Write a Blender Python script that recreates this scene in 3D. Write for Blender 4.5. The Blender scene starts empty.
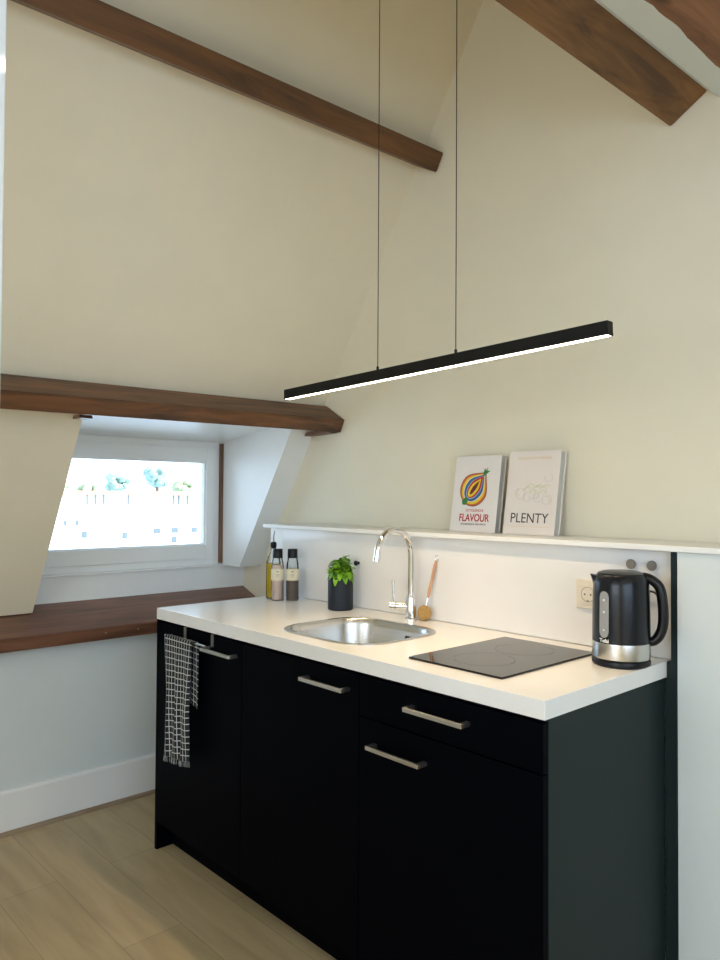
import bpy, bmesh, math, random
from mathutils import Vector, Matrix
random.seed(7)
sc = bpy.context.scene
C = sc.collection

# ------------------------------------------------------------------ camera, world, sun, exposure
cd = bpy.data.cameras.new('camera'); cam = bpy.data.objects.new('camera', cd); C.objects.link(cam)
cd.sensor_fit = 'HORIZONTAL'; cd.sensor_width = 36; cd.lens = 739.3*36/720; cd.clip_start = .02; cd.clip_end = 400
R_ = Vector((0.67869068, 0.73439975, 0.00599671)); U_ = Vector((0.01225552, -0.01948915, 0.99973495)); F_ = Vector((-0.73432197, 0.6784373, 0.02222756))
mw = Matrix.Identity(4)
for i in range(3):
    mw[i][0] = R_[i]; mw[i][1] = U_[i]; mw[i][2] = -F_[i]
mw[0][3], mw[1][3], mw[2][3] = 3.45177, -1.93360, 1.32499
cam.matrix_world = mw
sc.camera = cam
w = bpy.data.worlds.new('world'); sc.world = w; w.use_nodes = True
bg = w.node_tree.nodes['Background']
bg.inputs[0].default_value = (.575, .76, 1, 1); bg.inputs[1].default_value = 4.2
sun = bpy.data.lights.new('sun', 'SUN'); sun.energy = 9; sun.angle = math.radians(1.5); sun.color = (1, .95, .87)
so = bpy.data.objects.new('sun', sun); C.objects.link(so)
so.rotation_euler = Vector((.62, .45, .65)).to_track_quat('Z', 'Y').to_euler()

def area_light(name, loc, size, direction, power, color):
    l = bpy.data.lights.new(name, 'AREA'); l.shape = 'RECTANGLE'; l.size, l.size_y = size; l.energy = power; l.color = color
    o = bpy.data.objects.new(name, l); C.objects.link(o); o.location = loc
    o.rotation_euler = Vector(direction).to_track_quat('-Z', 'Y').to_euler()
    return o
# daylight through the right window, and an added warm fill from the front
area_light('daylight_right_window', (4.86, -2.2, 1.55), (1.25, 2.6), (-1, 0, 0), 4, (1, .95, .9))
area_light('warm_fill_front', (2.9, -4.16, 1.55), (1.9, 1.25), (0, 1, 0), 14, (1, .86, .68))
p0 = area_light('window_portal', (.1, -.4, 1.28), (.5, .8), (1, 0, 0), 1, (1, 1, 1)); p0.data.cycles.is_portal = True
sc.view_settings.view_transform = 'Standard'; sc.view_settings.look = 'None'
sc.view_settings.gamma = 1; sc.view_settings.use_curve_mapping = False
sc.view_settings.exposure = 0.13

# ------------------------------------------------------------------ materials
def mat(name, col, rough=.5, metal=0, bump=0, bscale=40, var=0, vscale=6, spec=.5, stretch=None, coat=0, emit=None, estr=0):
    m = bpy.data.materials.new(name); m.use_nodes = True
    nt = m.node_tree; N = nt.nodes; L = nt.links; b = N['Principled BSDF']
    b.inputs['Base Color'].default_value = (*col, 1); b.inputs['Roughness'].default_value = rough
    b.inputs['Metallic'].default_value = metal; b.inputs['Specular IOR Level'].default_value = spec
    b.inputs['Coat Weight'].default_value = coat
    if emit: b.inputs['Emission Color'].default_value = (*emit, 1); b.inputs['Emission Strength'].default_value = estr
    tc = N.new('ShaderNodeTexCoord'); mp = N.new('ShaderNodeMapping'); L.new(tc.outputs['Object'], mp.inputs[0])
    if stretch: mp.inputs['Scale'].default_value = stretch
    nz = N.new('ShaderNodeTexNoise'); nz.inputs['Scale'].default_value = vscale; nz.inputs['Detail'].default_value = 4
    L.new(mp.outputs[0], nz.inputs['Vector'])
    rp = N.new('ShaderNodeValToRGB')
    v = max(var, .015)
    rp.color_ramp.elements[0].position = .3; rp.color_ramp.elements[1].position = .7
    rp.color_ramp.elements[0].color = (*[c*(1-v) for c in col], 1); rp.color_ramp.elements[1].color = (*[min(1, c*(1+v)) for c in col], 1)
    L.new(nz.outputs['Fac'], rp.inputs[0]); L.new(rp.outputs[0], b.inputs['Base Color'])
    if bump:
        n2 = N.new('ShaderNodeTexNoise'); n2.inputs['Scale'].default_value = bscale; n2.inputs['Detail'].default_value = 5
        L.new(mp.outputs[0], n2.inputs['Vector'])
        bp = N.new('ShaderNodeBump'); bp.inputs['Strength'].default_value = bump; bp.inputs['Distance'].default_value = .01
        L.new(n2.outputs['Fac'], bp.inputs['Height']); L.new(bp.outputs[0], b.inputs['Normal'])
    return m

def wood(name, dark, light, axis='Y', rough=.35, knots=True, scale=1.0, coat=.15):
    m = bpy.data.materials.new(name); m.use_nodes = True
    nt = m.node_tree; N = nt.nodes; L = nt.links; b = N['Principled BSDF']; b.inputs['Roughness'].default_value = rough
    b.inputs['Coat Weight'].default_value = coat; b.inputs['Coat Roughness'].default_value = .3
    tc = N.new('ShaderNodeTexCoord'); mp = N.new('ShaderNodeMapping'); L.new(tc.outputs['Object'], mp.inputs[0])
    s = {'X': (1, 9, 9), 'Y': (9, 1, 9), 'Z': (9, 9, 1)}[axis]
    mp.inputs['Scale'].default_value = [k*scale for k in s]
    n = N.new('ShaderNodeTexNoise'); n.inputs['Scale'].default_value = 2.2; n.inputs['Detail'].default_value = 8; n.inputs['Roughness'].default_value = .62; n.inputs['Distortion'].default_value = .8
    L.new(mp.outputs[0], n.inputs['Vector'])
    rp = N.new('ShaderNodeValToRGB'); rp.color_ramp.elements[0].position = .32; rp.color_ramp.elements[1].position = .7
    rp.color_ramp.elements[0].color = (*dark, 1); rp.color_ramp.elements[1].color = (*light, 1)
    L.new(n.outputs['Fac'], rp.inputs[0]); out = rp.outputs[0]
    if knots:
        mp2 = N.new('ShaderNodeMapping'); L.new(tc.outputs['Object'], mp2.inputs[0])
        mp2.inputs['Scale'].default_value = {'X': (1, 2, 2), 'Y': (2, 1, 2), 'Z': (2, 2, 1)}[axis]
        vo = N.new('ShaderNodeTexVoronoi'); vo.inputs['Scale'].default_value = 2.6; L.new(mp2.outputs[0], vo.inputs['Vector'])
        r2 = N.new('ShaderNodeValToRGB'); r2.color_ramp.elements[0].position = .05; r2.color_ramp.elements[1].position = .13
        r2.color_ramp.elements[0].color = (.28, .25, .22, 1); r2.color_ramp.elements[1].color = (1, 1, 1, 1)
        L.new(vo.outputs['Distance'], r2.inputs[0])
        mx = N.new('ShaderNodeMixRGB'); mx.blend_type = 'MULTIPLY'; mx.inputs[0].default_value = 1
        L.new(out, mx.inputs[1]); L.new(r2.outputs[0], mx.inputs[2]); out = mx.outputs[0]
    L.new(out, b.inputs['Base Color'])
    bp = N.new('ShaderNodeBump'); bp.inputs['Strength'].default_value = .25; bp.inputs['Distance'].default_value = .004
    L.new(n.outputs['Fac'], bp.inputs['Height']); L.new(bp.outputs[0], b.inputs['Normal'])
    return m

def glass(name, tint=(1, 1, 1), refl=.06):
    m = bpy.data.materials.new(name); m.use_nodes = True
    nt = m.node_tree; N = nt.nodes; L = nt.links; N.clear()
    o = N.new('ShaderNodeOutputMaterial'); t = N.new('ShaderNodeBsdfTransparent'); t.inputs[0].default_value = (*tint, 1)
    g = N.new('ShaderNodeBsdfGlossy'); g.inputs['Roughness'].default_value = .03
    f = N.new('ShaderNodeFresnel'); f.inputs[0].default_value = 1.3
    mx = N.new('ShaderNodeMixShader'); L.new(f.outputs[0], mx.inputs[0]); L.new(t.outputs[0], mx.inputs[1]); L.new(g.outputs[0], mx.inputs[2])
    L.new(mx.outputs[0], o.inputs[0])
    return m

M = {}
M['plaster'] = mat('plaster', (.815, .752, .58), .75, bump=.05, bscale=60)
M['plaster_slope'] = mat('plaster_slope', (.805, .73, .555), .75, bump=.05, bscale=50)
M['paint'] = mat('white_paint', (.84, .85, .83), .35)
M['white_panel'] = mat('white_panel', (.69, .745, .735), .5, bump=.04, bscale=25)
M['beam'] = wood('beam_wood', (.035, .015, .007), (.23, .092, .030), 'Y', .45, coat=.06)
M['beam_up'] = wood('upper_beam_wood', (.055, .022, .006), (.20, .085, .024), 'Y', .5, coat=.04)
M['beam_right'] = wood('ridge_beam_wood', (.075, .032, .009), (.27, .125, .036), 'Y', .55, coat=.03)
M['ledge'] = wood('ledge_wood', (.10, .045, .028), (.27, .125, .075), 'Y', .33, coat=.3)
M['rough_wood'] = wood('rough_beam_wood', (.17, .075, .035), (.34, .16, .08), 'Y', .8, coat=0)
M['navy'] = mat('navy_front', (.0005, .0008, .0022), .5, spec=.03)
M['navy_daylit'] = mat('navy_daylit', (.014, .024, .024), .5, spec=.15)  # cabinet navy again, with daylight from the right put into a lighter colour
M['worktop'] = mat('worktop', (.84, .83, .80), .2, spec=.5)
M['splash'] = mat('splash', (.84, .83, .81), .09, spec=.5)
M['steel'] = mat('brushed_steel', (.62, .61, .58), .27, 1, bump=.02, bscale=200, stretch=(1, 1, 8))
M['handle'] = mat('handle_steel', (.58, .56, .53), .32, 1)
M['chrome'] = mat('chrome', (.82, .82, .82), .06, 1)
M['hob'] = mat('hob_glass', (.004, .004, .004), .06, spec=.5)
M['black'] = mat('black_plastic', (.004, .004, .005), .35, spec=.3)
M['lamp_black'] = mat('lamp_black', (.004, .004, .004), .5, spec=.25)
M['kettle'] = mat('kettle_black', (.002, .004, .008), .25, spec=.4)
M['kettle_handle'] = mat('kettle_handle_black', (.003, .003, .004), .3, spec=.35)
M['gauge'] = mat('gauge_grey', (.30, .31, .31), .25)
M['white'] = mat('white_print', (.85, .85, .83), .5)
M['cream'] = mat('cream_socket', (.80, .74, .62), .35)
M['dark'] = mat('dark_hole', (.02, .018, .016), .6)
M['pot'] = mat('pot_charcoal', (.008, .013, .021), .5, spec=.35)
M['soil'] = mat('soil', (.03, .02, .012), .95, bump=.6, bscale=80, var=.3)
M['leaf'] = mat('basil_leaf', (.16, .38, .015), .38, var=.35, vscale=30)
M['stem'] = mat('basil_stem', (.22, .38, .06), .5)
M['glass'] = glass('clear_glass', (.97, .98, .97))
M['pane'] = glass('window_glass', (.98, 1, .99))
M['oil'] = mat('olive_oil', (.52, .36, .012), .15)
M['salt'] = mat('pink_salt', (.74, .55, .45), .8, var=.3, vscale=300, bump=.5, bscale=300)
M['pepper'] = mat('peppercorns', (.17, .13, .10), .8, var=.9, vscale=300, bump=.6, bscale=260)
M['label'] = mat('kraft_label', (.78, .70, .50), .6)
M['ink'] = mat('ink', (.05, .045, .04), .6)
M['brush_wood'] = wood('brush_wood', (.50, .24, .12), (.70, .40, .22), 'Z', .5, False, 4, 0)
M['bristle'] = mat('bristle', (.58, .36, .12), .8, var=.3, vscale=200, bump=.8, bscale=250)
M['magnet'] = mat('magnet_metal', (.30, .28, .26), .35, .8)
M['book_white'] = mat('book_white', (.83, .78, .73), .45)
M['book_pink'] = mat('book_cream', (.84, .76, .69), .5)
M['pages'] = mat('book_pages', (.52, .52, .48), .8, bump=.3, bscale=300, stretch=(30, 30, 1))
M['led'] = mat('led_diffuser', (1, 1, 1), .5, emit=(1, .86, .66), estr=9)
M['frame_wood'] = wood('frame_wood', (.10, .045, .02), (.25, .12, .06), 'Z', .5, False)

def art(name, col): M[name] = mat(name, col, .5); return M[name]
art('red', (.48, .015, .03)); art('orange', (.62, .13, .03)); art('yellow', (.80, .58, .02)); art('blue', (.03, .12, .28)); art('green', (.03, .20, .04))
art('pink', (.62, .30, .24)); art('pale_green', (.66, .68, .34)); art('pale_grey', (.66, .63, .57)); art('gold', (.82, .62, .36)); art('maroon', (.16, .02, .02)); art('light_blue', (.35, .50, .62))

def floor_material():
    m = bpy.data.materials.new('oak_planks'); m.use_nodes = True
    nt = m.node_tree; N = nt.nodes; L = nt.links; b = N['Principled BSDF']; b.inputs['Roughness'].default_value = .42
    tc = N.new('ShaderNodeTexCoord')
    br = N.new('ShaderNodeTexBrick'); br.inputs['Scale'].default_value = 1; br.offset = .37
    br.inputs['Brick Width'].default_value = 1.38; br.inputs['Row Height'].default_value = .19; br.inputs['Mortar Size'].default_value = .0012
    br.inputs['Color1'].default_value = (.51, .39, .205, 1); br.inputs['Color2'].default_value = (.56, .43, .24, 1); br.inputs['Mortar'].default_value = (.33, .255, .155, 1)
    L.new(tc.outputs['Object'], br.inputs['Vector'])
    mp = N.new('ShaderNodeMapping'); mp.inputs['Scale'].default_value = (1.2, 9, 1); L.new(tc.outputs['Object'], mp.inputs[0])
    n = N.new('ShaderNodeTexNoise'); n.inputs['Scale'].default_value = 2; n.inputs['Detail'].default_value = 8; n.inputs['Distortion'].default_value = .6; L.new(mp.outputs[0], n.inputs['Vector'])
    rp = N.new('ShaderNodeValToRGB'); rp.color_ramp.elements[0].position = .3; rp.color_ramp.elements[1].position = .72
    rp.color_ramp.elements[0].color = (.74, .72, .70, 1); rp.color_ramp.elements[1].color = (1.0, 1.0, 1.0, 1); L.new(n.outputs['Fac'], rp.inputs[0])
    mx = N.new('ShaderNodeMixRGB'); mx.blend_type = 'MULTIPLY'; mx.inputs[0].default_value = 1
    L.new(br.outputs['Color'], mx.inputs[1]); L.new(rp.outputs[0], mx.inputs[2]); L.new(mx.outputs[0], b.inputs['Base Color'])
    bp = N.new('ShaderNodeBump'); bp.inputs['Strength'].default_value = .12; bp.inputs['Distance'].default_value = .002
    L.new(n.outputs['Fac'], bp.inputs['Height']); L.new(bp.outputs[0], b.inputs['Normal'])
    return m
M['floor'] = floor_material()

def towel_material():
    m = bpy.data.materials.new('checked_cotton'); m.use_nodes = True
    nt = m.node_tree; N = nt.nodes; L = nt.links; b = N['Principled BSDF']; b.inputs['Roughness'].default_value = .9
    uv = N.new('ShaderNodeUVMap'); sp = N.new('ShaderNodeSeparateXYZ'); L.new(uv.outputs[0], sp.inputs[0])
    outs = []
    for k in (0, 1):
        mu = N.new('ShaderNodeMath'); mu.operation = 'MULTIPLY'; mu.inputs[1].default_value = 1/.0215; L.new(sp.outputs[k], mu.inputs[0])
        fr = N.new('ShaderNodeMath'); fr.operation = 'FRACT'; L.new(mu.outputs[0], fr.inputs[0])
        lt = N.new('ShaderNodeMath'); lt.operation = 'LESS_THAN'; lt.inputs[1].default_value = .15; L.new(fr.outputs[0], lt.inputs[0]); outs.append(lt)
    mx = N.new('ShaderNodeMath'); mx.operation = 'MAXIMUM'; L.new(outs[0].outputs[0], mx.inputs[0]); L.new(outs[1].outputs[0], mx.inputs[1])
    c = N.new('ShaderNodeMixRGB'); L.new(mx.outputs[0], c.inputs[0]); c.inputs[1].default_value = (.008, .010, .014, 1); c.inputs[2].default_value = (.52, .53, .52, 1)
    L.new(c.outputs[0], b.inputs['Base Color'])
    return m
M['towel'] = towel_material()

# ------------------------------------------------------------------ mesh helpers
def obj(name, bm, m, parent=None, smooth=False, loc=None):
    bmesh.ops.recalc_face_normals(bm, faces=bm.faces[:])
    me = bpy.data.meshes.new(name); bm.to_mesh(me); bm.free()
    mats = m if isinstance(m, (list, tuple)) else [m]
    for k in mats: me.materials.append(k)
    if smooth:
        for p in me.polygons: p.use_smooth = True
    o = bpy.data.objects.new(name, me); C.objects.link(o)
    if smooth:
        try: me.set_sharp_from_angle(angle=math.radians(40))
        except Exception: pass
    if parent: o.parent = parent
    if loc: o.location = loc
    return o

def tag(o, label, cat, group=None):
    o['label'] = label; o['category'] = cat
    if group: o['group'] = group
    return o
def thing(name, label, cat, loc=(0, 0, 0), rz=0, group=None):
    o = bpy.data.objects.new(name, None); C.objects.link(o); o.location = loc; o.rotation_euler = (0, 0, rz)
    o.empty_display_size = .05
    return tag(o, label, cat, group)
def struct(o): o['kind'] = 'structure'; return o
def BM(): return bmesh.new()

def box(bm, x0, x1, y0, y1, z0, z1, bev=0, seg=2):
    vs = [bm.verts.new((x, y, z)) for x in (x0, x1) for y in (y0, y1) for z in (z0, z1)]
    fs = [bm.faces.new([vs[i] for i in f]) for f in ((0, 1, 3, 2), (4, 6, 7, 5), (0, 4, 5, 1), (2, 3, 7, 6), (0, 2, 6, 4), (1, 5, 7, 3))]
    if bev:
        es = list({e for f in fs for e in f.edges})
        bmesh.ops.bevel(bm, geom=es, offset=bev, segments=seg, affect='EDGES', profile=.5)
    return bm
def prism(bm, pts, y0, y1, bev=0):
    """polygon in (x, z) extruded along y"""
    a = [bm.verts.new((x, y0, z)) for x, z in pts]; b = [bm.verts.new((x, y1, z)) for x, z in pts]; n = len(pts)
    fs = [bm.faces.new(a), bm.faces.new(b[::-1])]
    for i in range(n): fs.append(bm.faces.new((a[i], b[i], b[(i+1) % n], a[(i+1) % n])))
    if bev:
        es = list({e for f in fs for e in f.edges})
        bmesh.ops.bevel(bm, geom=es, offset=bev, segments=2, affect='EDGES')
    return bm
def prism_z(bm, pts, z0, z1, bev=0):
    a = [bm.verts.new((x, y, z0)) for x, y in pts]; b = [bm.verts.new((x, y, z1)) for x, y in pts]; n = len(pts)
    fs = [bm.faces.new(a), bm.faces.new(b[::-1])]
    for i in range(n): fs.append(bm.faces.new((a[i], b[i], b[(i+1) % n], a[(i+1) % n])))
    if bev:
        es = [e for e in {e for f in fs[:2] for e in f.edges}]
        bmesh.ops.bevel(bm, geom=es, offset=bev, segments=2, affect='EDGES')
    return bm
def lathe(bm, prof, n=40, cx=0, cy=0, cz=0, M4=None):
    """profile of (r, z); r == 0 closes"""
    rings = []
    for r, z in prof:
        if r < 1e-6: rings.append([bm.verts.new((cx, cy, cz+z))])
        else: rings.append([bm.verts.new((cx+r*math.cos(2*math.pi*i/n), cy+r*math.sin(2*math.pi*i/n), cz+z)) for i in range(n)])
    nf = []
    for a, b in zip(rings, rings[1:]):
        if len(a) == 1 and len(b) == 1: continue
        for i in range(n):
            j = (i+1) % n
            if len(a) == 1: nf.append(bm.faces.new((a[0], b[i], b[j])))
            elif len(b) == 1: nf.append(bm.faces.new((a[i], a[j], b[0])))
            else: nf.append(bm.faces.new((a[i], a[j], b[j], b[i])))
    if M4 is not None:
        bmesh.ops.transform(bm, matrix=M4, verts=[v for r in rings for v in r])
    return bm
def tube(bm, pts, rad, n=10, closed=False, flat=None):
    """tube through points; rad number or list; flat = (a, b) elliptic scale on the frame"""
    pts = [Vector(p) for p in pts]; k = len(pts)
    rs = rad if isinstance(rad, (list, tuple)) else [rad]*k
    rings = []; up = None
    for i, p in enumerate(pts):
        if closed: t = (pts[(i+1) % k]-pts[i-1]).normalized()
        else: t = (pts[min(i+1, k-1)]-pts[max(i-1, 0)]).normalized()
        if up is None:
            up = Vector((0, 0, 1)) if abs(t.z) < .9 else Vector((1, 0, 0))
        side = t.cross(up)
        if side.length < 1e-6: side = t.orthogonal()
        side.normalize(); up = side.cross(t).normalized()
        a, b = flat or (1, 1)
        rings.append([bm.verts.new(p+side*(math.cos(2*math.pi*j/n)*rs[i]*a)+up*(math.sin(2*math.pi*j/n)*rs[i]*b)) for j in range(n)])
    m = k if closed else k-1
    for i in range(m):
        a, b = rings[i], rings[(i+1) % k]
        for j in range(n): bm.faces.new((a[j], a[(j+1) % n], b[(j+1) % n], b[j]))
    if not closed:
        bm.faces.new(rings[0][::-1]); bm.faces.new(rings[-1])
    return bm
def rrect(x0, x1, y0, y1, r, n=8):
    pts = []
    for cx, cy, a0 in ((x1-r, y1-r, 0), (x0+r, y1-r, 90), (x0+r, y0+r, 180), (x1-r, y0+r, 270)):
        for i in range(n+1):
            a = math.radians(a0+90*i/n); pts.append((cx+r*math.cos(a), cy+r*math.sin(a)))
    return pts
def ring_slab(bm, outer, inner, z0, z1):
    """flat slab with one hole"""
    def loop(pts, z): return [bm.verts.new((x, y, z)) for x, y in pts]
    L = {}
    for z in (z0, z1):
        o, i = loop(outer, z), loop(inner, z); L[z] = (o, i)
        es = [bm.edges.new((l[k], l[(k+1) % len(l)])) for l in (o, i) for k in range(len(l))]
        bmesh.ops.triangle_fill(bm, use_beauty=True, use_dissolve=False, edges=es)
    for q in (0, 1):
        a, b = L[z0][q], L[z1][q]; n = len(a)
        for k in range(n): bm.faces.new((a[k], a[(k+1) % n], b[(k+1) % n], b[k]))
    return bm
def text(name, s, size, m, parent, loc, rot, extrude=.0003, sx=1, bold=0):
    cu = bpy.data.curves.new(name, 'FONT'); cu.body = s; cu.size = size; cu.align_x = 'CENTER'; cu.extrude = extrude; cu.offset = bold
    t = bpy.data.objects.new('tmp', cu); C.objects.link(t)
    dg = bpy.context.evaluated_depsgraph_get(); me = bpy.data.meshes.new_from_object(t.evaluated_get(dg))
    C.objects.unlink(t); bpy.data.objects.remove(t)
    me.materials.clear(); me.materials.append(m); me.name = name
    o = bpy.data.objects.new(name, me); C.objects.link(o); o.parent = parent; o.location = loc; o.rotation_euler = rot; o.scale = (sx, 1, 1)
    return o

# ------------------------------------------------------------------ the room
W = .20                                    # plane of the gable wall
def RX(z): return -.189+.63*z              # inner face of the left roof slope
YF = -4.2; XR = 4.9
struct(obj('floor', box(BM(), .3, XR, YF, .3, -.05, 0), M['floor']))
bm = prism(BM(), [(.30, 0), (XR, 0), (XR, 2.6), (3.0, 2.6), (1.985, 3.55), (.2, .9), (.2, .6)], W, W+.08)
struct(obj('wall_back', bm, M['plaster']))
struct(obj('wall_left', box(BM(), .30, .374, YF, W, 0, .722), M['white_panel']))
bm = BM(); prism(bm, [(.374, 0), (.392, 0), (.392, .160), (.386, .169), (.374, .170)], YF, W)
struct(obj('baseboard_left', bm, M['paint']))
bm = BM(); prism(bm, [(.392, 0), (.408, 0), (.404, .010), (.392, .015)], YF, W)
struct(obj('trim_1', bm, wood('oak_bead', (.22, .15, .09), (.36, .27, .17), 'Y', .5, False)))
# left slope, in pieces round the dormer opening
bm = BM(); n = (-.05*.846, .05*.533)
def slope(z0, z1, y0, y1, off=0):
    a, b = (RX(z0)+off, z0), (RX(z1)+off, z1)
    prism(bm, [a, b, (b[0]+n[0], b[1]+n[1]), (a[0]+n[0], a[1]+n[1])], y0, y1)
slope(1.660, 3.45, YF, W); slope(.845, 1.665, YF, -.865)
# right slope
prism(bm, [(4.158-.63*3.45, 3.45), (2.596, 2.479), (2.64, 2.51), (4.158-.63*3.45, 3.53)], YF, W)
# flat ceiling of the big dormer behind the camera
box(bm, 2.9, XR, YF, W, 2.45, 2.5)
struct(obj('ceiling', bm, M['plaster_slope']))
# dormer recess: cheeks with the slope strips, ceiling
bm = BM()
prism(bm, [(.2, .98), (RX(.98), .98), (RX(1.662), 1.662), (.27, 1.588), (.2, 1.588)], .070, W)
prism(bm, [(.2, .86), (RX(.86)-.03, .86), (RX(1.588)-.03, 1.588), (.2, 1.588)], -1.0, -.866)
prism(bm, [(.2, 1.588), (.27, 1.588), (RX(1.662)-.005, 1.661), (RX(1.662)-.005, 1.70), (.2, 1.66)], -1.0, W)
struct(obj('wall_dormer', bm, M['paint']))
# riser under the window
struct(obj('wall_under_window', box(BM(), .2, .27, -1.0, W, .80, .975), M['paint']))
struct(obj('trim_2', box(BM(), .2, .288, -.865, .07, .975, .985, .003), M['paint']))
# window
win = bpy.data.objects.new('window_1', None); C.objects.link(win); win.location = (.24, -.4, 1.28); struct(win)
def frame(bm, x0, x1, y0, y1, z0, z1, wd, wz=None):
    wz = wz or wd
    box(bm, x0, x1, y0, y0+wd, z0, z1, .002); box(bm, x0, x1, y1-wd, y1, z0, z1, .002)
    box(bm, x0, x1, y0+wd, y1-wd, z0, z0+wz, .002); box(bm, x0, x1, y0+wd, y1-wd, z1-wz, z1, .002)
    return bm
wx, wy, wz = .24, -.4, 1.28
obj('window_frame', frame(BM(), -.04, .022, -.465, .455, -.295, .308, .03), M['paint'], win)
obj('window_sash', frame(BM(), -.04, .030, -.435, .425, -.265, .278, .045, .068), M['paint'], win)
obj('glazing_bead', frame(BM(), -.03, .018, -.392, .382, -.199, .212, .008), M['paint'], win)
obj('window_pane', box(BM(), -.012, -.008, -.386, .376, -.193, .206), M['pane'], win)
obj('brown_side_strip', box(BM(), .0, .040, .455, .469, -.29, .304, .002), M['frame_wood'], win)
# boxed-out low wall behind the kitchen run, and its right continuation
struct(obj('wall_kitchen', box(BM(), .780, 2.60, 0, W, 0, 1.186), M['paint']))
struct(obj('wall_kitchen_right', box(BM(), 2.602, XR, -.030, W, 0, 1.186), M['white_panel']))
# walls behind the camera; the front opening is added to let in light
bm = BM()
box(bm, XR, XR+.1, YF, -3.5, 0, 2.5); box(bm, XR, XR+.1, -.9, W+.1, 0, 2.5); box(bm, XR, XR+.1, -3.5, -.9, 0, .9); box(bm, XR, XR+.1, -3.5, -.9, 2.2, 2.5)
struct(obj('wall_right', bm, M['plaster']))
bm = BM()
box(bm, .0, 1.9, YF-.1, YF, 0, 3.6); box(bm, 3.9, XR+.1, YF-.1, YF, 0, 3.6); box(bm, 1.9, 3.9, YF-.1, YF, 0, .9); box(bm, 1.9, 3.9, YF-.1, YF, 2.2, 3.6)
struct(obj('wall_front', bm, M['plaster']))
# white post just at the left edge of the view
struct(obj('trim_3', box(BM(), 2.05, 2.184, -1.70, -1.553, 0, 3.1, .002), M['paint']))
# white lining between ridge beam and rough beam
bm = prism(BM(), [(2.622, 2.456), (2.722, 2.416), (2.750, 2.520), (2.600, 2.520), (2.590, 2.487)], -2.2, W)
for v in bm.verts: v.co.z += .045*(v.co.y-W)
struct(obj('trim_4', bm, M['white_panel']))

# ------------------------------------------------------------------ beams
def shear(bm, k):
    for v in bm.verts: v.co.z += k*(v.co.y-W)
    return bm
def beam(name, pts, y0, y1, m, label, bev=.003, k=0):
    return tag(obj(name, shear(prism(BM(), pts, y0, y1, bev), k), m), label, 'wooden beam')
beam('roof_purlin', [(.921, 1.729), (1.044, 1.658), (1.018, 1.603), (.893, 1.676)], YF, W-.001, M['beam'], 'dark brown wooden beam running across the slope just above the window', k=.010)
beam('roof_purlin', [(1.475, 2.708), (1.606, 2.642), (1.570, 2.578), (1.440, 2.650)], YF, W-.001, M['beam_up'], 'slim brown wooden beam high on the left roof slope, top left of photo', k=.028)
bm = prism(BM(), [(2.485, 2.420), (2.592, 2.485), (2.555, 2.545), (2.448, 2.480)], -2.6, W-.001, .003); shear(bm, .02)
b = tag(obj('roof_purlin', bm, M['beam_right']), 'wide brown wooden beam with dark knots ending at the gable wall, top right', 'wooden beam')
# rough beam at the corner of the photo, with a chipped lower edge
bm = BM(); rings = []
for i in range(80):
    y = W-.02-.03*i
    ch = .002*math.sin(i*1.3)+.005*math.sin(i*.41+1)+random.uniform(-.002, .002); dz = .045*(y-W)
    rings.append([bm.verts.new(v) for v in ((2.724+ch, y, 2.408-.4*ch+dz), (3.16, y, 2.24+dz), (3.20, y, 2.36+dz), (2.80, y, 2.50+dz))])
for a, b_ in zip(rings, rings[1:]):
    for j in range(4): bm.faces.new((a[j], a[(j+1) % 4], b_[(j+1) % 4], b_[j]))
bm.faces.new(rings[0]); bm.faces.new(rings[-1])
tag(obj('rough_roof_beam', bm, M['rough_wood']), 'rough reddish brown beam with chipped edge beside white lining, top right corner', 'wooden beam')
# wall plate that serves as a ledge under the window
lg = thing('window_ledge', 'dark brown sloping wooden ledge beam below the small window', 'ledge', (.4, -1.0, .8))
bm = prism(BM(), [(.10, -.021), (.07, -.077), (-.03, -.077), (-.13, -.02), (-.13, .068)], YF+1.0, W+1.0-.001, .003)
obj('beam_body', bm, M['ledge'], lg)
for y in (-.62, -.478):
    bm = BM(); lathe(bm, [(0, .0015), (.0045, .001), (.0045, -.002)], 12)
    bmesh.ops.transform(bm, matrix=Matrix.Rotation(math.radians(112), 4, 'Y'), verts=bm.verts[:])
    obj('screw_head', bm, M['handle'], lg, True, (.088, y+1.0, -.045))
# wedge of old timber under the lower purlin
tag(obj('timber_wedge', prism(BM(), [(.70, 1.594), (1.0, 1.602), (.96, 1.622), (.72, 1.604)], W-.045, W-.002), M['frame_wood']), 'thin splintered piece of brown timber under right end of lower beam', 'timber')
tag(obj('timber_wedge', prism(BM(), [(.83, 1.594), (.90, 1.594), (.89, 1.606), (.84, 1.606)], -.905, -.86), M['frame_wood']), 'tiny dark bit of wood under lower beam at top left window corner', 'timber')

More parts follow.
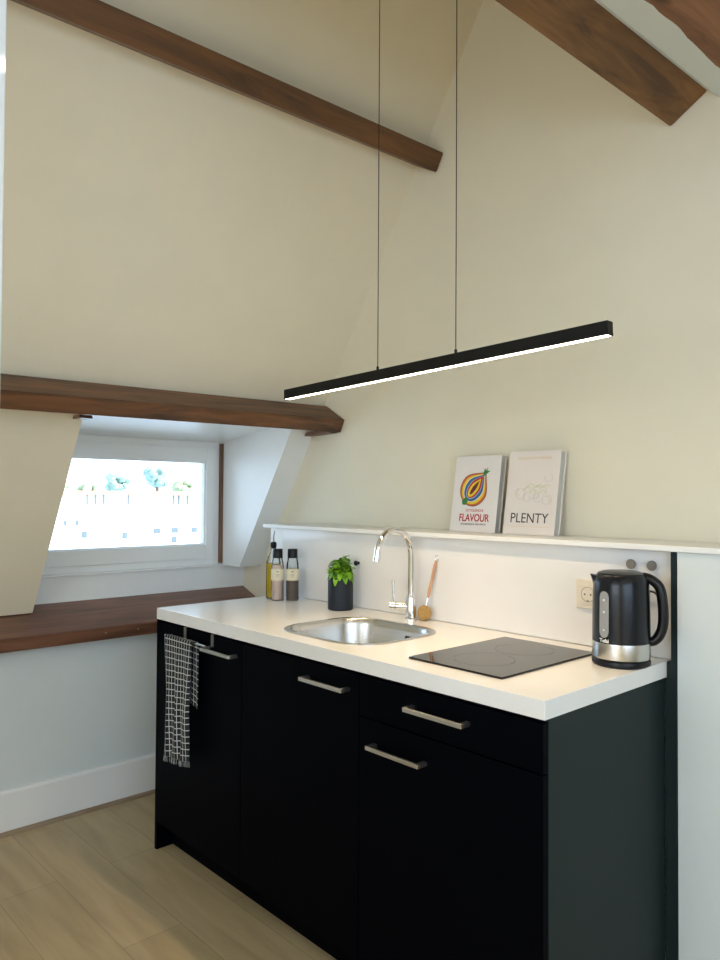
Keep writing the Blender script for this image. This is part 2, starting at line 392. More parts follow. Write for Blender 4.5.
# ------------------------------------------------------------------ kitchen run
XL, X2, D, H, T = .871, 2.573, -.592, .90, .042
YD = -.590                                    # door face
def handle_bar(parent, x0, x1, z, yd=YD):
    bm = BM()
    box(bm, x0, x1, yd-.034, yd-.027, z-.0055, z+.0055, .0012)
    for x in (x0+.006, x1-.006): box(bm, x-.006, x+.006, yd-.028, yd, z-.0055, z+.0055, .0012)
    return obj('handle', bm, M['handle'], parent)
divs = [.889, 1.443, 2.001, 2.555]
ZT = H-T-.004
def cabinet(i, label):
    x0, x1 = divs[i], divs[i+1]
    t = thing('base_cabinet', label, 'kitchen cabinet', ((x0+x1)/2, -.3, 0), 0, 'black base cabinets of the kitchenette')
    ox, oy = -(x0+x1)/2, .3
    bm = BM(); g = .001
    box(bm, x0+g+ox, x0+.018+ox, -.555+oy, -.006+oy, .10, ZT); box(bm, x1-.018+ox, x1-g+ox, -.555+oy, -.006+oy, .10, ZT)
    box(bm, x0+.018+ox, x1-.018+ox, -.555+oy, -.006+oy, .10, .118); box(bm, x0+.018+ox, x1-.018+ox, -.014+oy, -.006+oy, .118, ZT)
    obj('carcass', bm, M['navy'], t)
    return t, ox, oy
def front(t, name, x0, x1, z0, z1, ox, oy):
    return obj(name, box(BM(), x0+ox, x1+ox, YD+oy, YD+.019+oy, z0, z1, .0012), M['navy'], t)
c1, ox, oy = cabinet(0, 'black base cabinet at the left end with checked towel hanging on its door')
d = front(c1, 'door', divs[0]+.001, divs[1]-.0015, .102, ZT-.004, ox, oy)
def hb(parent, x0, x1, z, ox, oy):
    o = handle_bar(parent, x0+ox, x1+ox, z, YD+oy); return o
hb(d, 1.238, 1.420, .805, ox, oy)
c2, ox, oy = cabinet(1, 'black base cabinet below the sink with one tall plain door')
d = front(c2, 'door', divs[1]+.0015, divs[2]-.0015, .102, ZT-.004, ox, oy)
hb(d, 1.779, 1.964, .805, ox, oy)
c3, ox, oy = cabinet(2, 'black base cabinet below the hob, with a drawer above a door')
d = front(c3, 'drawer', divs[2]+.0015, 2.568, .745, ZT-.004, ox, oy); hb(d, 2.190, 2.375, .806, ox, oy)
d = front(c3, 'door', divs[2]+.0015, 2.568, .102, .741, ox, oy); hb(d, 2.058, 2.243, .680, ox, oy)
tag(obj('end_panel', box(BM(), divs[0]-.018, divs[0]-.001, YD, -.004, 0, H-T-.001, .001), M['navy']), 'black full-height side panel closing the left end of the cabinets', 'side panel')
tag(obj('end_panel', box(BM(), divs[3]+.001, 2.568, YD+.0205, -.032, 0, H-T-.001, .001), M['navy_daylit']), 'dark side panel closing the right end of the cabinets, lightened as if daylit', 'side panel')
tag(obj('plinth', box(BM(), divs[0], divs[3], -.522, -.506, 0, .099, .001), M['navy']), 'black recessed kick board under the cabinets', 'plinth')
tag(obj('filler_strip', prism(BM(), [(2.5690, 0), (2.5995, 0), (2.5995, 1.185), (2.5855, 1.185), (2.5855, .90), (2.5745, .90), (2.5745, .855), (2.5690, .855)], -.031, -.001), M['navy_daylit']), 'narrow dark upright strip between kitchen splashback and white panel', 'filler strip')

SX0, SX1, SY0, SY1 = 1.500, 1.936, -.527, -.135
hole = rrect(SX0+.008, SX1-.008, SY0+.008, SY1-.008, .115)
bm = BM(); ring_slab(bm, [(XL, D), (X2, D), (X2, -.001), (XL, -.001)], hole, H-T, H)
wt = obj('worktop', bm, M['worktop'])
bv = wt.modifiers.new('bevel', 'BEVEL'); bv.width = .0015; bv.segments = 2; bv.limit_method = 'ANGLE'; bv.angle_limit = math.radians(60)
tag(wt, 'white worktop slab with sink cut-out lying on the black cabinets', 'worktop')
tag(obj('splashback', box(BM(), XL+.004, 2.5835, -.0065, -.0005, H+.0015, 1.184, .001), M['splash']), 'glossy white splashback panel between worktop and shelf', 'splashback')
tag(obj('wall_shelf', box(BM(), .778, XR, -.042, W-.001, 1.1865, 1.202, .002), M['paint']), 'long white shelf on top of the splashback carrying two books', 'shelf')

# sink
sk = thing('kitchen_sink', 'stainless steel rounded square sink set into the white worktop', 'sink', ((SX0+SX1)/2, (SY0+SY1)/2, H))
cx, cy = (SX0+SX1)/2, (SY0+SY1)/2; hx, hy = (SX1-SX0)/2, (SY1-SY0)/2
bm = BM(); rings = []
for inset, z, r in ((0, .0004, .123), (0, .002, .123), (.004, .003, .120), (.016, .0022, .112), (.020, -.002, .109), (.024, -.02, .106), (.030, -.11, .100), (.040, -.135, .092), (.065, -.148, .06), (.12, -.151, .05)):
    rings.append([bm.verts.new((x, y, z)) for x, y in rrect(-hx+inset, hx-inset, -hy+inset, hy-inset, r)])
for a, b_ in zip(rings, rings[1:]):
    for j in range(len(a)): bm.faces.new((a[j], a[(j+1) % len(a)], b_[(j+1) % len(a)], b_[j]))
bm.faces.new(rings[-1])
bowl = obj('bowl', bm, M['steel'], sk, True)
bm = BM(); lathe(bm, [(0, .001), (.018, .001), (.020, .003), (.036, .003), (.038, 0)], 28); obj('drain', bm, M['chrome'], sk, True, (0, 0, -.1505))
bm = BM()
for k in (-1, 0, 1): box(bm, -.004+k*.012, .004+k*.012, -.002, .0, -.012, .012, .0009)
o = obj('overflow_slots', bm, M['dark'], sk); o.location = (.055, hy-.0265, -.045)
o.rotation_euler = (math.radians(-4), 0, 0)

# hob
hb_ = thing('induction_hob', 'thin black glass hob lying on the worktop near the kettle', 'hob', (2.256, -.302, H))
bm = BM(); prism_z(bm, rrect(-.151, .151, -.212, .212, .004, 3), 0, .0055, .0015); obj('glass_top', bm, M['hob'], hb_)
for yy in (-.085, .095):
    bm = BM(); a = [bm.verts.new((.080*math.cos(t*math.pi/24), yy+.080*math.sin(t*math.pi/24), 0.0059)) for t in range(48)]
    b_ = [bm.verts.new((.0788*math.cos(t*math.pi/24), yy+.0788*math.sin(t*math.pi/24), 0.0059)) for t in range(48)]
    for t in range(48): bm.faces.new((a[t], a[(t+1) % 48], b_[(t+1) % 48], b_[t]))
    obj('zone_ring', bm, mat('hob_print', (.05, .05, .05), .3), hb_)

# faucet
fa = thing('kitchen_faucet', 'chrome high-arc mixer tap standing behind the sink', 'tap', (1.686, -.058, H))
bm = BM(); lathe(bm, [(0, 0), (.024, 0), (.024, .004), (.019, .008), (.0185, .075), (.0165, .080), (.0125, .083), (.0125, .089), (0, .089)], 28); obj('tap_body', bm, M['chrome'], fa, True)
pts = [(0, 0, .08), (0, 0, .13), (0, 0, .18), (0, 0, .228)]
rr = .082
for i in range(1, 25):
    a = math.pi*.97*i/24; pts.append((0, -rr+rr*math.cos(a), .228+rr*math.sin(a)*1.02))
e = Vector(pts[-1]); pts += [tuple(e+Vector((0, -.001, -.015)))]
obj('spout', tube(BM(), pts, .0112, 16), M['chrome'], fa, True)
e2 = Vector(pts[-1])
obj('aerator', tube(BM(), [e2+Vector((0, 0, .004)), e2+Vector((0, -.003, -.012))], .0124, 16), M['chrome'], fa, True)
ang = math.radians(205); dx, dy = math.cos(ang), math.sin(ang)
obj('valve_arm', tube(BM(), [(dx*.008, dy*.008, .044), (dx*.052, dy*.052, .044)], .0150, 20), M['chrome'], fa, True)
obj('valve_cap', tube(BM(), [(dx*.053, dy*.053, .044), (dx*.055, dy*.055, .044), (dx*.074, dy*.074, .044), (dx*.076, dy*.076, .044)], [.014, .0165, .0165, .014], 20), M['chrome'], fa, True)
obj('lever', tube(BM(), [(dx*.064, dy*.064, .055), (dx*.064, dy*.064, .085), (dx*.066, dy*.066, .130)], [.0038, .0044, .0058], 12), M['chrome'], fa, True)

# ------------------------------------------------------------------ pendant lamp
lp = thing('linear_pendant_lamp', 'long slim black pendant lamp with lit underside hanging on two wires', 'lamp', (2.018, -.40, 1.690))
tilt = math.atan(.034/1.197)
lp.rotation_euler = (0, -tilt, 0)
bm = BM(); box(bm, -.60, .60, -.0125, .0125, -.009, .016, .001); box(bm, -.60, .60, -.0125, -.0100, -.0165, -.009); box(bm, -.60, .60, .0100, .0125, -.0165, -.009)
for x in (-.6, .597): box(bm, x, x+.003, -.0125, .0125, -.0165, -.009)
obj('lamp_housing', bm, M['lamp_black'], lp)
obj('led_diffuser', box(BM(), -.596, .596, -.0098, .0098, -.0168, -.0095), M['led'], lp)
for x in (-.151, .151):
    px, pz = x*math.cos(tilt), x*math.sin(tilt)
    top = 3.43-1.69 if x < 0 else 3.31-1.69
    if x < 0: top = (2.018-.151+.189)/.63-1.69
    else: top = (4.158-(2.018+.151))/.63-1.69
    # wire hangs plumb: express the vertical in the tilted lamp frame
    Rm = Matrix.Rotation(tilt, 4, 'Y')
    A = Rm @ Vector((px, 0, pz+.016)); Bv = Rm @ Vector((px, 0, top))
    wr = obj('suspension_wire', tube(BM(), [A, Bv], .0013, 8), M['black'], lp, True)
    obj('wire_clamp', tube(BM(), [A-Vector((0, 0, .001)), A+Vector((0, 0, .012))], .004, 12), M['black'], wr, True)

ll = bpy.data.lights.new('led_strip_light', 'AREA'); ll.shape = 'RECTANGLE'; ll.size, ll.size_y = 1.19, .014; ll.energy = 3.0; ll.color = (1, .73, .44); ll.spread = math.radians(108)
lo = bpy.data.objects.new('led_strip_light', ll); C.objects.link(lo); lo.parent = lp; lo.location = (0, 0, -.0180)

# ------------------------------------------------------------------ towel rail and towel
tr = thing('towel_rail', 'slim metal rail hooked over the top of the left cabinet door', 'towel rail', (1.128, YD, .822))
YB = -.030
for x in (1.077, 1.259):
    bm = BM(); box(bm, x-1.12-.008, x-1.12+.008, -.0025, -.0008, -.006, .030); box(bm, x-1.12-.008, x-1.12+.008, -.0025, .0185, .0325, .0335); box(bm, x-1.12-.008, x-1.12+.008, -.0025, -.0008, .029, .0335)
    box(bm, x-1.12-.008, x-1.12+.008, YB, -.0008, -.008, -.006)
    obj('hook_strap', bm, M['magnet'], tr)
obj('rail_bar', tube(BM(), [(-.135, YB, -.004), (.142, YB, -.004)], .0035, 10), M['handle'], tr, True)

def towel():
    t = thing('tea_towel', 'black tea towel with white check pattern hanging over the towel rail', 'tea towel', (1.100, YD+YB, .818))
    bm = BM(); uvl = bm.loops.layers.uv.new('UVMap')
    nu, Lf, Lb, r = 44, .425, .235, .007
    rows = []
    s = -Lb
    S = []
    while s < Lf+1e-6: S.append(s); s += .0075
    for s in S:
        row = []
        for i in range(nu+1):
            u = i/nu
            if s <= -r*1.57: y = r; z = s+r*1.57; fr = min(1, -z/.2)
            elif s < r*1.57: a = s/r; y = -r*math.sin(a); z = r*math.cos(a); fr = 0
            else: y = -r; z = -(s-r*1.57); fr = min(1, -z/.25)
            if z > 0: z = r*math.cos(s/r)
            wd = .190-.030*fr if s > 0 else .190-.03*fr
            x = (u-.5)*wd+(.012*fr if s > 0 else .022+.012*fr)
            fold = math.sin(u*17+1.2*math.sin(z*9))*.006+math.sin(u*31+z*6)*.0025
            if s > 0:
                y -= .004*fr+ (fold+.006)*fr*.9+.002
                z -= .018*(u-.35)*fr*(1 if s > 0 else 0)*-1
            else: y = min(y+fold*.3*fr, .012)
            if s < 0: z += (1-u)*.05*fr
            v = bm.verts.new((x, y, z)); row.append((v, u*.235, s))
        rows.append(row)
    for a, b_ in zip(rows, rows[1:]):
        for i in range(nu):
            q = (a[i], a[i+1], b_[i+1], b_[i]); f = bm.faces.new([k[0] for k in q])
            for lo, k in zip(f.loops, q): lo[uvl].uv = (k[1], k[2]+.5)
    last = rows[-1]
    ends = [(last[i][0].co.copy()) for i in range(0, nu+1, 2)]
    o = obj('towel_cloth', bm, M['towel'], t, True)
    sd = o.modifiers.new('solid', 'SOLIDIFY'); sd.thickness = .0015
    bm = BM()
    for e in ends:
        for _ in range(2):
            k = Vector((random.uniform(-.003, .003), random.uniform(-.001, .001), 0))
            tube(bm, [e+k*.3, e+k+Vector((0, 0, -.010)), e+k*1.6+Vector((0, 0, -.018))], .0006, 5)
    obj('fringe', bm, mat('fringe_cotton', (.35, .36, .36), .9), t)
towel()

# ------------------------------------------------------------------ kettle
kt = thing('electric_kettle', 'black electric kettle with steel band standing at the right end of worktop', 'kettle', (2.508, -.146, H))
bm = BM(); lathe(bm, [(0, 0), (.066, 0), (.0715, .004), (.0725, .012), (.070, .017), (0, .017)], 56); obj('power_base', bm, M['black'], kt, True)
bm = BM(); lathe(bm, [(.062, .018), (.0715, .020), (.0720, .024), (.0715, .055), (.0710, .060)], 56); obj('steel_band', bm, M['steel'], kt, True)
bm = BM(); lathe(bm, [(.0711, .0595), (.0710, .080), (.0705, .130), (.0695, .180), (.0680, .205), (.0640, .222), (.059, .229)], 56); obj('kettle_body', bm, M['kettle'], kt, True)
bm = BM(); lathe(bm, [(.0585, .2285), (.057, .233), (.044, .2375), (.02, .2395), (0, .240)], 48); obj('lid', bm, M['kettle'], kt, True)
ha = math.radians(28); hd = Vector((math.cos(ha), math.sin(ha), 0))
prof = [(.036, .222), (.056, .224), (.074, .217), (.092, .199), (.099, .164), (.101, .125), (.098, .096), (.089, .074), (.075, .062), (.060, .064)]
# smooth the loop
def smooth(pts, k=4):
    out = []
    n = len(pts)
    for i in range(n-1):
        p0, p1, p2, p3 = pts[max(i-1, 0)], pts[i], pts[i+1], pts[min(i+2, n-1)]
        for j in range(k):
            t = j/k
            out.append(tuple(.5*((2*b)+(-a+c)*t+(2*a-5*b+4*c-d_)*t*t+(-a+3*b-3*c+d_)*t**3) for a, b, c, d_ in zip(p0, p1, p2, p3)))
    out.append(pts[-1]); return out
sp = smooth(prof)
pts = [hd*r_+Vector((0, 0, z)) for r_, z in sp]
rad = [.0130+.0022*math.sin(math.pi*i/(len(sp)-1)) for i in range(len(sp))]
obj('kettle_handle', tube(BM(), pts, rad, 18, flat=(.95, .85)), M['kettle_handle'], kt, True)
# spout lip
sa = ha+math.pi; sd_ = Vector((math.cos(sa), math.sin(sa), 0)); pd = Vector((-sd_.y, sd_.x, 0))
bm = BM(); vs = []
for (r_, hw, z) in ((.055, .024, .224), (.0755, .003, .228), (.064, .018, .205), (.0668, .004, .198)):
    vs.append([bm.verts.new(sd_*r_+pd*s_*hw+Vector((0, 0, z))) for s_ in (-1, 1)])
bm.faces.new((vs[0][0], vs[1][0], vs[1][1], vs[0][1])); bm.faces.new((vs[0][0], vs[2][0], vs[1][0])); bm.faces.new((vs[0][1], vs[1][1], vs[2][1]))
bm.faces.new((vs[1][0], vs[2][0], vs[3][0], vs[3][1], vs[2][1], vs[1][1]))
obj('pouring_lip', bm, M['kettle'], kt)
# water gauge wrapped on the body
def rbody(z):
    P_ = [(.0711, .0595), (.0710, .080), (.0705, .130), (.0695, .180), (.0680, .205), (.0640, .222)]
    for (r0, z0), (r1, z1) in zip(P_, P_[1:]):
        if z <= z1: return r0+(r1-r0)*(z-z0)/(z1-z0)
    return .065
def wrap(bm, pts2, ga, off):
    vs = []
    for s_, z in pts2:
        r_ = rbody(z)+off; a = ga+s_/r_
        vs.append(bm.verts.new((r_*math.cos(a), r_*math.sin(a), z)))
    bm.faces.new(vs)
ga = math.radians(-97)
bm = BM()
for off, m_ in ((.0012, 0),):
    N_ = 10; x0 = -.0135
    for i in range(N_):   # vertical strips so the plate follows the curve
        s0, s1 = x0+.027*i/N_, x0+.027*(i+1)/N_
        def zz(s_): k = math.sqrt(max(0, .0135**2-s_*s_)); return .074+.0135-k, .190-.0135+k
        a0, b0 = zz(s0); a1, b1 = zz(s1)
        zs0 = [a0+(b0-a0)*q/8 for q in range(9)]; zs1 = [a1+(b1-a1)*q/8 for q in range(9)]
        for q in range(8): wrap(bm, [(s0, zs0[q]), (s1, zs1[q]), (s1, zs1[q+1]), (s0, zs0[q+1])], ga, off)
bmesh.ops.remove_doubles(bm, verts=bm.verts[:], dist=1e-5)
g = obj('water_gauge', bm, M['gauge'], kt, True)
gm = mat('gauge_mark', (.62, .63, .62), .4)
for z in (.093, .138, .168):
    bm = BM(); lathe(bm, [(0, 0), (.0025, 0), (.0032, -.0008)], 12, M4=Matrix.Translation((.0722*math.cos(ga), .0722*math.sin(ga), z)) @ Matrix.Rotation(ga, 4, 'Z') @ Matrix.Rotation(math.pi/2, 4, 'Y'))
    obj('level_mark', bm, gm, g, True)
text('brand_lettering', 'Tefal', .0135, M['white'], kt, (math.cos(ga+.02)*.0722, math.sin(ga+.02)*.0722, .0625), (math.radians(90), 0, ga+.02+math.pi/2), bold=.0003)
# cord arching behind the handle
pts = smooth([(.030, .060, .006), (.030, .075, .035), (.045, .085, .065), (.062, .086, .100), (.064, .088, .135), (.048, .095, .175), (.0, .120, .175), (-.10, .128, .150), (-.150, .134, .150)], 5)
cord = obj('power_cord', tube(BM(), pts, .0028, 8), M['black'], kt, True)

# ------------------------------------------------------------------ socket, magnets, wall hook
st = thing('wall_socket', 'cream square power socket on the splashback left of the kettle', 'socket', (2.340, -.0068, 1.049))
bm = BM(); box(bm, -.041, .041, -.009, 0, -.041, .041, .003); obj('cover_frame', bm, M['cream'], st)
def disc_y(bm, prof, n=28, loc=(0, 0, 0)):
    return lathe(bm, prof, n, M4=Matrix.Translation(loc) @ Matrix.Rotation(math.pi/2, 4, 'X'))
bm = BM(); prism_z(bm, rrect(-.0275, .0275, -.0275, .0275, .003, 3), 0, .003, .0006)
bmesh.ops.transform(bm, matrix=Matrix.Translation((0, -.0092, 0)) @ Matrix.Rotation(math.pi/2, 4, 'X'), verts=bm.verts[:])
ins = obj('insert', bm, M['cream'], st)
bm = BM(); disc_y(bm, [(.0215, .0002), (.0205, .0006), (.0195, -.001), (0, -.001)], loc=(0, -.0125, 0)); obj('recess', bm, mat('socket_recess_shade', (.34, .29, .20), .4), ins, True)  # shade inside the recess is painted as a darker cream
for x in (-.0095, .0095):
    bm = BM(); disc_y(bm, [(.0026, .0003), (0, .0003)], 14, (x, -.0125, 0)); obj('pin_hole', bm, M['dark'], ins)
bm = BM(); box(bm, -.003, .003, -.0132, -.012, -.020, -.016); obj('earth_clip', bm, M['magnet'], ins)
for x, z, lab in ((2.470, 1.145, 'left'), (2.529, 1.145, 'right')):
    t = thing('magnetic_knob', {'left': 'round grey metal knob on splashback above kettle, left of the two', 'right': 'round grey metal knob on splashback nearest the dark upright strip'}[lab], 'magnet', (x, -.0068, z), 0, 'round knobs above the kettle')
    bm = BM(); disc_y(bm, [(0, 0), (.006, 0), (.006, .010), (0, .010)], 20); obj('knob_stem', bm, M['magnet'], t, True)
    bm = BM(); disc_y(bm, [(0, .010), (.0125, .010), (.0135, .0115), (.0135, .0145), (.0125, .016), (0, .016)], 28); obj('knob_disc', bm, M['magnet'], t, True)
t = thing('wall_hook', 'small black hook on the splashback right behind the basil leaves', 'hook', (1.362, -.0068, 1.070))
bm = BM(); disc_y(bm, [(0, 0), (.006, 0), (.006, .012), (0, .012)], 16); obj('hook_stem', bm, M['black'], t, True)
bm = BM(); disc_y(bm, [(0, .012), (.009, .012), (.010, .016), (.008, .019), (0, .019)], 20); obj('hook_disc', bm, M['black'], t, True)

# ------------------------------------------------------------------ brush
bt = thing('dish_brush', 'round wooden dish brush leaning on the splashback beside the tap', 'brush', (1.742, -.046, H))
dirv = (Vector((1.752, -.014, 1.105))-Vector((1.728, -.045, .93))).normalized()
p0_ = Vector((-.008, .004, .026))
bm = BM(); bmesh.ops.create_uvsphere(bm, u_segments=28, v_segments=18, radius=.026)
for v in bm.verts:
    k = 1+random.uniform(-.06, .06); v.co *= k; v.co.y *= .75
for v in bm.verts: v.co += p0_
obj('bristle_head', bm, M['bristle'], bt)
bm = BM()
for _ in range(260):
    d_ = Vector((random.gauss(0, 1), random.gauss(0, 1)*.8, random.gauss(0, 1))).normalized(); d_.y *= .75
    a = p0_+d_*.022; b2 = p0_+d_*random.uniform(.0265, .0285)
    if b2.z > .0008: tube(bm, [a, b2], .0005, 4)
obj('bristles', bm, M['bristle'], bt)
a = p0_+dirv*.024
obj('wire_neck', tube(BM(), [a, a+dirv*.036], .0018, 8), M['chrome'], bt, True)
h = obj('brush_handle', tube(BM(), [a+dirv*(.030+.130*i/8) for i in range(9)], [.0035, .0058, .0062, .0056, .0052, .0056, .0062, .0060, .0035], 14), M['brush_wood'], bt, True)
e = a+dirv*.160
ring = [e+dirv*.009+Vector((math.cos(q*math.pi/8)*.007, 0, math.sin(q*math.pi/8)*.010)) for q in range(16)]
obj('hanging_loop', tube(BM(), ring, .0009, 6, closed=True), M['chrome'], bt, True)

# ------------------------------------------------------------------ basil
pt_ = thing('potted_basil', 'green basil plant in a charcoal cylindrical pot on the worktop', 'plant', (1.352, -.090, H))
bm = BM(); lathe(bm, [(0, 0), (.044, 0), (.0475, .003), (.0475, .118), (.0465, .120), (.0445, .118), (.0445, .100), (0, .100)], 44); obj('pot', bm, M['pot'], pt_, True)
bm = BM(); lathe(bm, [(.0443, .104), (.03, .107), (0, .109)], 24); obj('soil', bm, M['soil'], pt_, True)
bm = BM(); bs = BM()
def leaf(bm, base, direction, normal, L_, Wd, curl):
    d_ = direction.normalized(); s_ = d_.cross(normal).normalized(); n_ = s_.cross(d_).normalized()
    rows = []
    for i in range(7):
        t = i/6; wd = Wd*math.sin(math.pi*(t*.92+.04))**.75
        c_ = base+d_*(L_*t*(1-.12*curl*t))-n_*(L_*curl*t*t*.6)
        rows.append([bm.verts.new(c_+s_*(wd*k)+n_*(abs(k)*wd*.35-(1-abs(k))*.0)) for k in (-1, -.5, 0, .5, 1)])
    for a, b_ in zip(rows, rows[1:]):
        for j in range(4): bm.faces.new((a[j], a[j+1], b_[j+1], b_[j]))
for k in range(30):
    a = random.uniform(0, 2*math.pi); rr_ = .030*math.sqrt(random.random()); top = random.uniform(.145, .222-(rr_*1.2))
    b0 = Vector((rr_*math.cos(a), rr_*math.sin(a), .104)); b1 = Vector((rr_*1.1*math.cos(a)+random.uniform(-.008, .008), rr_*1.1*math.sin(a)+random.uniform(-.008, .008), top))
    tube(bs, [b0, (b0+b1)/2+Vector((random.uniform(-.003, .003), 0, 0)), b1], .0013, 5)
    for q in range(8):
        t = random.uniform(.35, 1); p_ = b0.lerp(b1, t); aa = random.uniform(0, 2*math.pi)
        d_ = Vector((math.cos(aa), math.sin(aa), random.uniform(-.4, .6)))
        if p_.z < .125: d_.z = abs(d_.z)
        leaf(bm, p_, d_, Vector((0, 0, 1)), random.uniform(.022, .034), random.uniform(.009, .0135), random.uniform(.3, .9))
for q in range(16):
    aa = q*2*math.pi/16+random.uniform(-.1, .1)
    leaf(bm, Vector((.030*math.cos(aa), .030*math.sin(aa), .135+random.uniform(-.008, .012))), Vector((math.cos(aa), math.sin(aa), -.1)), Vector((0, 0, 1)), random.uniform(.026, .036), .012, 1.5)
for v in bm.verts:     # keep leaves off the splashback
    if v.co.y > .078: v.co.y = .078
obj('stems', bs, M['stem'], pt_)
obj('leaves', bm, M['leaf'], pt_, True)

# ------------------------------------------------------------------ bottles
def shaker(x, y, label, fill, title):
    t = thing('spice_grinder', label, 'grinder bottle', (x, y, H), 0, 'grinder bottles on the worktop')
    bm = BM(); lathe(bm, [(0, .0), (.0235, .0), (.0255, .003), (.0255, .130), (.0240, .150), (.0205, .165), (.0200, .174)], 32); obj('glass_bottle', bm, M['glass'], t, True)
    fh = .142 if title == 'salt' else .100
    bm = BM(); lathe(bm, [(0, .004), (.0236, .004), (.0236, min(fh, .128)), (.0215, fh), (0, fh)], 28); obj('contents', bm, fill, t, True)
    bm = BM(); lathe(bm, [(.0259, .082), (.0261, .083), (.0261, .127), (.0259, .128)], 32); lb = obj('paper_label', bm, M['label'], t, True)
    lb.visible_shadow = True
    va = math.atan2(-1.93-y, 3.45-x)
    bm = BM()
    for z, wd, hh in ((.116, .011, .0035), (.106, .016, .0010), (.101, .016, .0010), (.096, .013, .0010)):
        for q in range(6):
            a0 = va-wd/.0263/2+wd/.0263*q/6; a1 = a0+wd/.0263/6*(.8 if hh > .002 else 1)
            vs = [bm.verts.new((.0264*math.cos(a_), .0264*math.sin(a_), z_)) for a_, z_ in ((a0, z), (a1, z), (a1, z+hh), (a0, z+hh))]; bm.faces.new(vs)
    obj('label_print', bm, M['ink'], lb)
    bm = BM(); lathe(bm, [(.0190, .172), (.0205, .173), (.0208, .176), (.0205, .207), (.0190, .209), (0, .209)], 32); obj('grinder_cap', bm, M['black'], t, True)
shaker(1.000, -.124, 'clear grinder bottle of pink salt with black cap, beside the oil bottle', M['salt'], 'salt')
shaker(1.040, -.078, 'clear grinder bottle of dark peppercorns with black cap, nearest the basil', M['pepper'], 'pepper')
ob = thing('oil_bottle', 'tall glass bottle of yellow olive oil with black pourer, behind the grinders', 'bottle', (.945, -.105, H))
bm = BM(); lathe(bm, [(0, 0), (.028, 0), (.030, .004), (.030, .150), (.026, .172), (.0125, .192), (.0115, .208)], 32); obj('glass_bottle', bm, M['glass'], ob, True)
bm = BM(); lathe(bm, [(0, .006), (.0275, .006), (.0282, .010), (.0282, .146), (0, .146)], 32); obj('oil', bm, M['oil'], ob, True)
bm = BM(); lathe(bm, [(0, .206), (.009, .206), (.0125, .214), (.0125, .230), (.008, .234), (0, .234)], 24); cp = obj('stopper', bm, M['black'], ob, True)
obj('pour_spout', tube(BM(), [(0, 0, .232), (0, 0, .254), (.002, .001, .268), (.004, .002, .280)], [.0034, .0032, .0028, .0022], 10), M['magnet'], cp, True)

# ------------------------------------------------------------------ books
def book(x, yb, w_, h_, th, lean, cover, label, group=None):
    t = thing('cookbook', label, 'book', (x, yb, 1.2025))
    t.rotation_euler = (-lean, 0, 0)
    bm = BM(); box(bm, 0, w_, 0, .003, 0, h_, .0006); box(bm, 0, w_, th-.003, th, 0, h_, .0006); box(bm, 0, .003, .003, th-.003, 0, h_)
    obj('cover', bm, cover, t)
    obj('pages', box(BM(), .0035, w_-.004, .0032, th-.0032, .003, h_-.003), M['pages'], t)
    return t
RT = (math.radians(90), 0, 0)
b1 = book(1.709, .118, .200, .272, .030, math.atan(.042/.272), M['book_white'], 'white cookbook with a colourful onion on its cover, left of the pair on shelf')
text('title_lettering', 'FLAVOUR', .037, M['red'], b1, (.104, -.0004, .038), RT, sx=.82, bold=.0006)
text('author_lettering', 'OTTOLENGHI', .0135, M['red'], b1, (.104, -.0004, .072), RT, sx=.9)
text('credit_lettering', 'IXTA BELFRAGE & TARA WIGLEY', .0085, M['ink'], b1, (.104, -.0004, .025), RT, sx=.9)
def drop(L_, Wd, n=40, shift=0):
    """onion outline, tip along +x"""
    out = []
    for i in range(n):
        a = 2*math.pi*i/n; c_, s_ = math.cos(a), math.sin(a)
        x = c_*L_*.5; k = (1-.80*max(0, c_)**1.6)*(1+.10*max(0, -c_))
        out.append((x+shift, s_*Wd*.5*k))
    return out
cx_, cz_ = .097, .158; an = math.radians(52)
def shape(parent, name, pts, m, lay, cx=cx_, cz=cz_, an=an):
    bm = BM(); y = -.0003-.00022*lay
    vs = [bm.verts.new((cx+px*math.cos(an)-pz*math.sin(an), y, cz+px*math.sin(an)+pz*math.cos(an))) for px, pz in pts]
    bm.faces.new(vs); return obj(name, bm, m, parent)
lay = 0
for L_, Wd, m_, sh in ((.138, .122, 'maroon', 0), (.134, .117, 'orange', 0), (.126, .100, 'yellow', 0), (.116, .082, 'book_white', .002), (.112, .076, 'blue', .002), (.100, .054, 'light_blue', .003), (.096, .048, 'red', .004), (.080, .034, 'yellow', .0), (.062, .016, 'maroon', .0)):
    shape(b1, 'onion_layer', drop(L_, Wd, shift=sh), M[m_], lay); lay += 1
shape(b1, 'onion_layer', [(.056, -.004), (.085, -.013), (.076, -.002), (.088, .004), (.074, .004), (.078, .013), (.056, .004)], M['green'], lay)
shape(b1, 'onion_layer', [(-.055, -.010), (-.070, -.012), (-.078, 0), (-.070, .012), (-.055, .010), (-.048, 0)], M['green'], lay)
b2 = book(1.946, .112, .198, .281, .034, math.atan(.045/.272), M['book_pink'], 'cream cookbook with thin grey title, right of the pair on shelf')
text('title_lettering', 'PLENTY', .046, M['ink'], b2, (.099, -.0004, .040), RT, sx=.92)
text('author_lettering', 'YOTAM OTTOLENGHI', .013, M['gold'], b2, (.099, -.0004, .252), RT)
obj('title_rule', box(BM(), .020, .178, -.0005, 0, .026, .0275), M['gold'], b2)
bm = BM()
for k in range(11):
    cx, cz = .035+.130*random.random(), .115+.095*random.random(); q0 = random.uniform(0, 6); r0 = random.uniform(.012, .028)
    pts = [(cx+r0*math.cos(q0+q*.35)*(1-.04*q), -.0008, cz+.8*r0*math.sin(q0+q*.35)*(1-.03*q)) for q in range(14)]
    tube(bm, pts, .0007, 5)
obj('line_drawing', bm, M['pale_grey'], b2)
bm = BM()
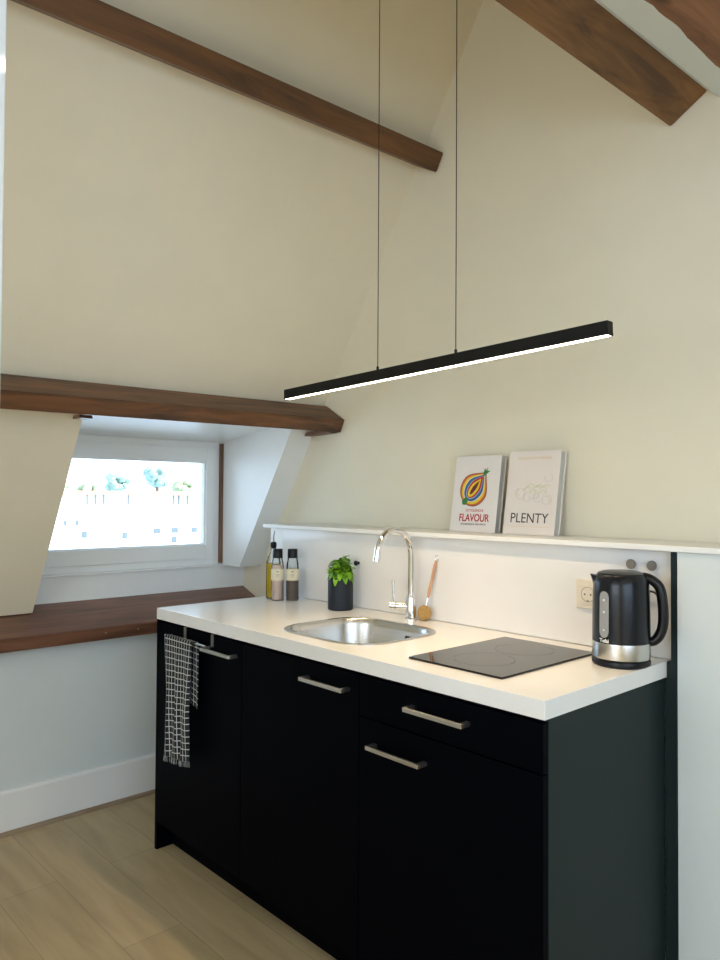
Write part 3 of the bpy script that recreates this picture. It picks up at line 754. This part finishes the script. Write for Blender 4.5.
for k in range(7):
    cx, cz = .085+.012*k, .155+.012*math.sin(k*2.2)
    tube(bm, [(cx-.018, -.0008, cz-.006), (cx, -.0008, cz+.006), (cx+.012, -.0008, cz-.002)], .0011, 5)
obj('green_drawing', bm, M['pale_green'], b2)

# ------------------------------------------------------------------ outside: terrace across the street, trees, chimneys
facade = mat('pale_facade', (.80, .80, .78), .8, var=.08); tile = mat('roof_tile', (.50, .22, .15), .8, var=.2); glassd = mat('far_window', (.10, .12, .13), .4)
tb = thing('terrace_building', 'pale terrace of houses with reddish roof edge seen through the window', 'building', (-31, 14, -7))
obj('facade', box(BM(), -4, 0, -14, 16, 0, 8.30), facade, tb)
obj('roof_edge', box(BM(), -4.2, .12, -14.1, 16.1, 8.31, 8.52), tile, tb)
for y in (-1.7, -1.3, -.9, .35, 2.8, 3.1, 3.6):
    o = obj('chimney_pipe', box(BM(), -1.2, -1.0, y, y+.06, 8.3-.45, 8.3+.12), mat('pipe_grey', (.2, .2, .2), .7), tb)
    o.location.x = 1.15
for y, z, a, b_ in [(-3.3+.55*i, 6.9, .16, .30) for i in range(3)]+[(1.75, 6.4, .45, .35), (2.75, 6.4, .45, .35), (2.75, 5.9, .35, .4), (.1, 6.2, .3, .4), (-1.9, 6.3, .3, .4), (3.9, 6.4, .4, .35)]:
    o = obj('window', box(BM(), 0, .04, y, y+a*.8, z, z+b_*.75), glassd, tb)
def tree(x, y, zt, rad, col, label):
    t = thing('tree', label, 'tree', (x, y, -7), 0, 'trees beyond the terrace')
    obj('trunk', tube(BM(), [(0, 0, 0), (.1, 0, 2), (0, 0, zt+7-rad)], [.25, .2, .12], 8), M['frame_wood'], t, True)
    bm = BM()
    for _ in range(16):
        c_ = Vector((random.uniform(-1, 1)*rad*.7, random.uniform(-1, 1)*rad*.9, zt+7-rad*.7+random.uniform(-1, .7)*rad*.6))
        m_ = Matrix.Translation(c_); bmesh.ops.create_icosphere(bm, subdivisions=2, radius=rad*random.uniform(.28, .45), matrix=m_)
    for v in bm.verts: v.co += Vector((random.uniform(-1, 1), random.uniform(-1, 1), random.uniform(-1, 1)))*rad*.05
    obj('crown', bm, mat('crown_green', tuple(.5*c+.14 for c in col), .8, var=.4, vscale=2), t)
tree(-46, 16.4, 2.25, .7, (.30, .36, .12), 'yellow-green low tree at left behind the terrace')
tree(-46, 18.6, 2.1, .6, (.32, .38, .12), 'yellow-green round tree, second from left behind the terrace')
tree(-46, 20.6, 2.9, .8, (.12, .30, .20), 'blue-green tree in the middle behind the terrace')
tree(-46, 23.7, 3.4, .95, (.12, .28, .22), 'tallest blue-green tree behind the terrace')
tree(-46, 25.9, 2.5, .75, (.30, .38, .10), 'pale yellow-green tree at the right window edge')
